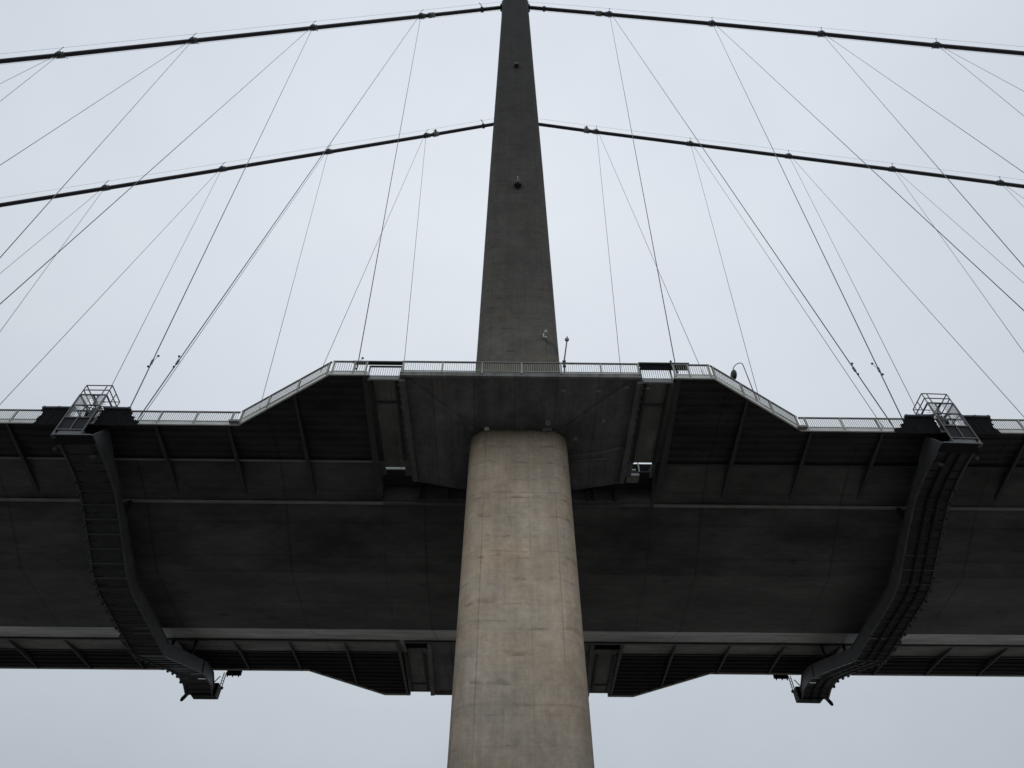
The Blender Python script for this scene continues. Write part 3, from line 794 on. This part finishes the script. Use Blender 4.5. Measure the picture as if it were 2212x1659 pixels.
tarp('black sheeting on the railing between the tower and the right gantry cage', 24.0, 25.7, [-.05, -.32, -.65, -1.2], [0, 0, 0, 0], 1.22)
tarp('black sheeting on the railing just right of the right gantry cage', 27.45, 29.3, [0, 0, 0, 0], [.0, -.1, -.2, -.05], 1.22)

# ------------------------------------------------------------------ small fittings
def beacon(label, z, yf, big):
    root = thing('obstruction_light', label, 'warning light', (.08, yf, z), 'warning lights on the front of the tower leg')
    k_ = 1.15 if big else 1.0
    s = MB()
    s.box(.08 - .14 * k_, .08 + .14 * k_, yf - .5, yf + .05, z - .08, z)
    for x in (-.3, .3): s.bar((.08 + x * k_, yf - .5, z), (.08 + x * k_, yf - .5, z + .75), .07); s.bar((.08 + x * k_, yf, z + .5), (.08 + x * k_, yf - .5, z + .75), .06)
    s.bar((.08 - .3 * k_, yf - .5, z), (.08 + .3 * k_, yf - .5, z), .07)
    s.build('bracket', M['gantry_dark'], root)
    s = MB(); s.tube([(.08, yf - .3, z), (.08, yf - .3, z + .75), (.08, yf - .3, z + 1.2), (.08, yf - .3, z + 1.45)], [.26 * k_, .26 * k_, .13, .10], 12)
    s.build('lamp', M['black'], root)
    s = MB(); s.tube([(.08, yf - .2, z + 1.4), (.08, yf - .2, z + (2.4 if big else 1.9))], .045, 6); s.build('rod', M['fascia_dark'], root)
beacon('small black warning light on a bracket, the higher one on the tower leg', 74.4, -13.72, False)
beacon('small black warning light with a tall rod, the lower one on the tower leg', 34.7, -13.92, True)

root = thing('security_camera', 'small white security camera with loose cable on the tower leg above the railing', 'camera', (1.9, -14.0, 9.5))
s = MB(); s.bar((1.86, -14.02, 9.75), (1.95, -14.5, 9.85), .05); s.box(1.78, 1.84, -14.2, -14.0, 9.6, 10.0); s.tube([(1.92, -14.35, 9.9), (1.96, -14.62, 9.75)], .09, 10); s.build('body', M['white'], root)
s = MB(); s.ball((1.95, -14.25, 9.5), .085); s.build('lens_dome', M['white'], root)
s = MB(); s.tube([(1.95, -14.03, 9.4), (2.15, -14.03, 9.15), (2.45, -13.98, 9.02), (2.68, -13.8, 8.7), (2.82, -13.6, 8.2)], .022, 6); s.build('lead', M['black'], root)

root = thing('beacon_post', 'slim post with round lamp clamped to the landing railing right of the tower leg', 'post lamp', (2.6, -18.24, .4))
s = MB(); s.tube([(2.58, -18.22, .5), (2.6, -18.22, 1.5), (2.9, -18.2, 3.7)], [.05, .045, .04], 8); s.tube([(2.91, -18.2, 3.8), (2.93, -18.2, 4.12)], .03, 6); s.build('pole', M['lamp'], root)
s = MB(); s.box(2.5, 2.68, -18.34, -18.2, .98, 1.08); s.box(2.5, 2.7, -18.34, -18.2, 1.42, 1.5); s.build('clamp', M['lamp'], root)
s = MB(); s.ball((2.9, -18.2, 3.76), .135, .135, .13); s.build('lamp_head', M['lamp'], root)
s = MB(); s.ball((2.9, -18.26, 3.68), .075); s.build('lens', M['lens'], root)

root = thing('street_lamp', 'gooseneck street lamp with an oval head rising behind the sloping railing right of the tower', 'street lamp', (16.95, -11.0, .6))
arm = []
for i in range(11):
    a = math.pi * i / 10 * .95
    arm.append((16.95 - .30 * (1 - math.cos(a)), -11.0 + .33 * (1 - math.cos(a)), 10.72 + .5 * math.sin(a)))
s = MB(); s.tube([(16.95, -11.0, .5), (16.95, -11.0, 4), (16.95, -11, 7.5)], [.10, .085, .07], 10); s.build('column', M['lamp'], root)
s = MB(); s.tube([(16.95, -11, 7.5)] + arm, .034, 8); s.build('arm', M['lamp'], root)
rot = Matrix.Rotation(math.radians(25), 3, 'X') @ Matrix.Rotation(math.radians(10), 3, 'Z')
s = MB(); s.ball((16.36, -10.2, 10.5), .21, .36, .44, rot=rot); s.build('lamp_head', M['lamp'], root)

# ------------------------------------------------------------------ sky and light
SUN_EL, SUN_AZ = 62.0, 0.0
w = bpy.data.worlds.new('World'); SC.world = w; w.use_nodes = True
nt = w.node_tree; bg = nt.nodes['Background']
tc = N(nt, 'ShaderNodeTexCoord')
sky = N(nt, 'ShaderNodeTexSky', sky_type='NISHITA'); sky.sun_disc = False
sky.sun_elevation = math.radians(SUN_EL); sky.sun_rotation = math.radians(SUN_AZ)
sep = N(nt, 'ShaderNodeSeparateXYZ'); L(nt, tc.outputs['Generated'], sep.inputs[0])
grad = ramp(nt, sep.outputs[2], [(0.0, (3.7, 3.9, 4.3)), (.36, (5.4, 5.85, 6.35)), (.50, (6.05, 6.55, 7.05)), (.70, (6.9, 7.42, 7.98)), (.88, (7.3, 7.86, 8.5)), (1.0, (7.35, 7.9, 8.6))])
# hidden-sun glow, sky behind the camera raised to light the leg, soft cloud mottling
dot = N(nt, 'ShaderNodeVectorMath', operation='DOT_PRODUCT'); L(nt, tc.outputs['Generated'], dot.inputs[0])
el = math.radians(SUN_EL); dot.inputs[1].default_value = (0, math.cos(el), math.sin(el))
glow = ramp(nt, dot.outputs['Value'], [(0, 1.3), (.5, .95), (.66, .90), (.80, .945), (.92, .985), (1, .99)])
mp = N(nt, 'ShaderNodeMapping'); mp.inputs['Scale'].default_value = (1.6, 1.6, 2.4); L(nt, tc.outputs['Generated'], mp.inputs['Vector'])
cl = ramp(nt, noise(nt, mp.outputs['Vector'], 2.3, 6, .55), [(.3, (.955, .957, .97)), (.5, (.99, .99, .995)), (.7, (1.025, 1.025, 1.02))])
c = mult(nt, mult(nt, grad, glow), cl)
mx = N(nt, 'ShaderNodeMix', data_type='RGBA'); mx.inputs[0].default_value = .06
L(nt, c, mx.inputs[6]); L(nt, sky.outputs[0], mx.inputs[7]); L(nt, mx.outputs[2], bg.inputs['Color'])
bg.inputs['Strength'].default_value = .1
sun = bpy.data.lights.new('sun', 'SUN'); sun.energy = .6; sun.angle = math.radians(20); sun.color = (1, .96, .9)
so = bpy.data.objects.new('sun', sun); COL.objects.link(so)
so.location = (0, 40, 220)
so.rotation_euler = Vector((0, -math.cos(el), -math.sin(el))).to_track_quat('-Z', 'Y').to_euler()

# ------------------------------------------------------------------ camera
cam = bpy.data.cameras.new('camera'); co = bpy.data.objects.new('camera', cam); COL.objects.link(co)
th, ro, ya = map(math.radians, (TH, ROLL, YAW))
fw = Vector((math.sin(ya) * math.cos(th), math.cos(ya) * math.cos(th), math.sin(th)))
r0 = Vector((math.cos(ya), -math.sin(ya), 0)); u0 = r0.cross(fw)
r = r0 * math.cos(ro) + u0 * math.sin(ro); u = -r0 * math.sin(ro) + u0 * math.cos(ro)
co.matrix_world = Matrix(((r.x, u.x, -fw.x, CX), (r.y, u.y, -fw.y, -D), (r.z, u.z, -fw.z, 1.6), (0, 0, 0, 1)))
cam.sensor_width = 36; cam.lens = FOC * 36; cam.clip_start = .1; cam.clip_end = 20000
SC.camera = co
SC.view_settings.view_transform = 'Standard'; SC.view_settings.look = 'None'; SC.view_settings.exposure = 0
SC.render.engine = 'CYCLES'
SC.cycles.max_bounces = 8; SC.cycles.transparent_max_bounces = 16
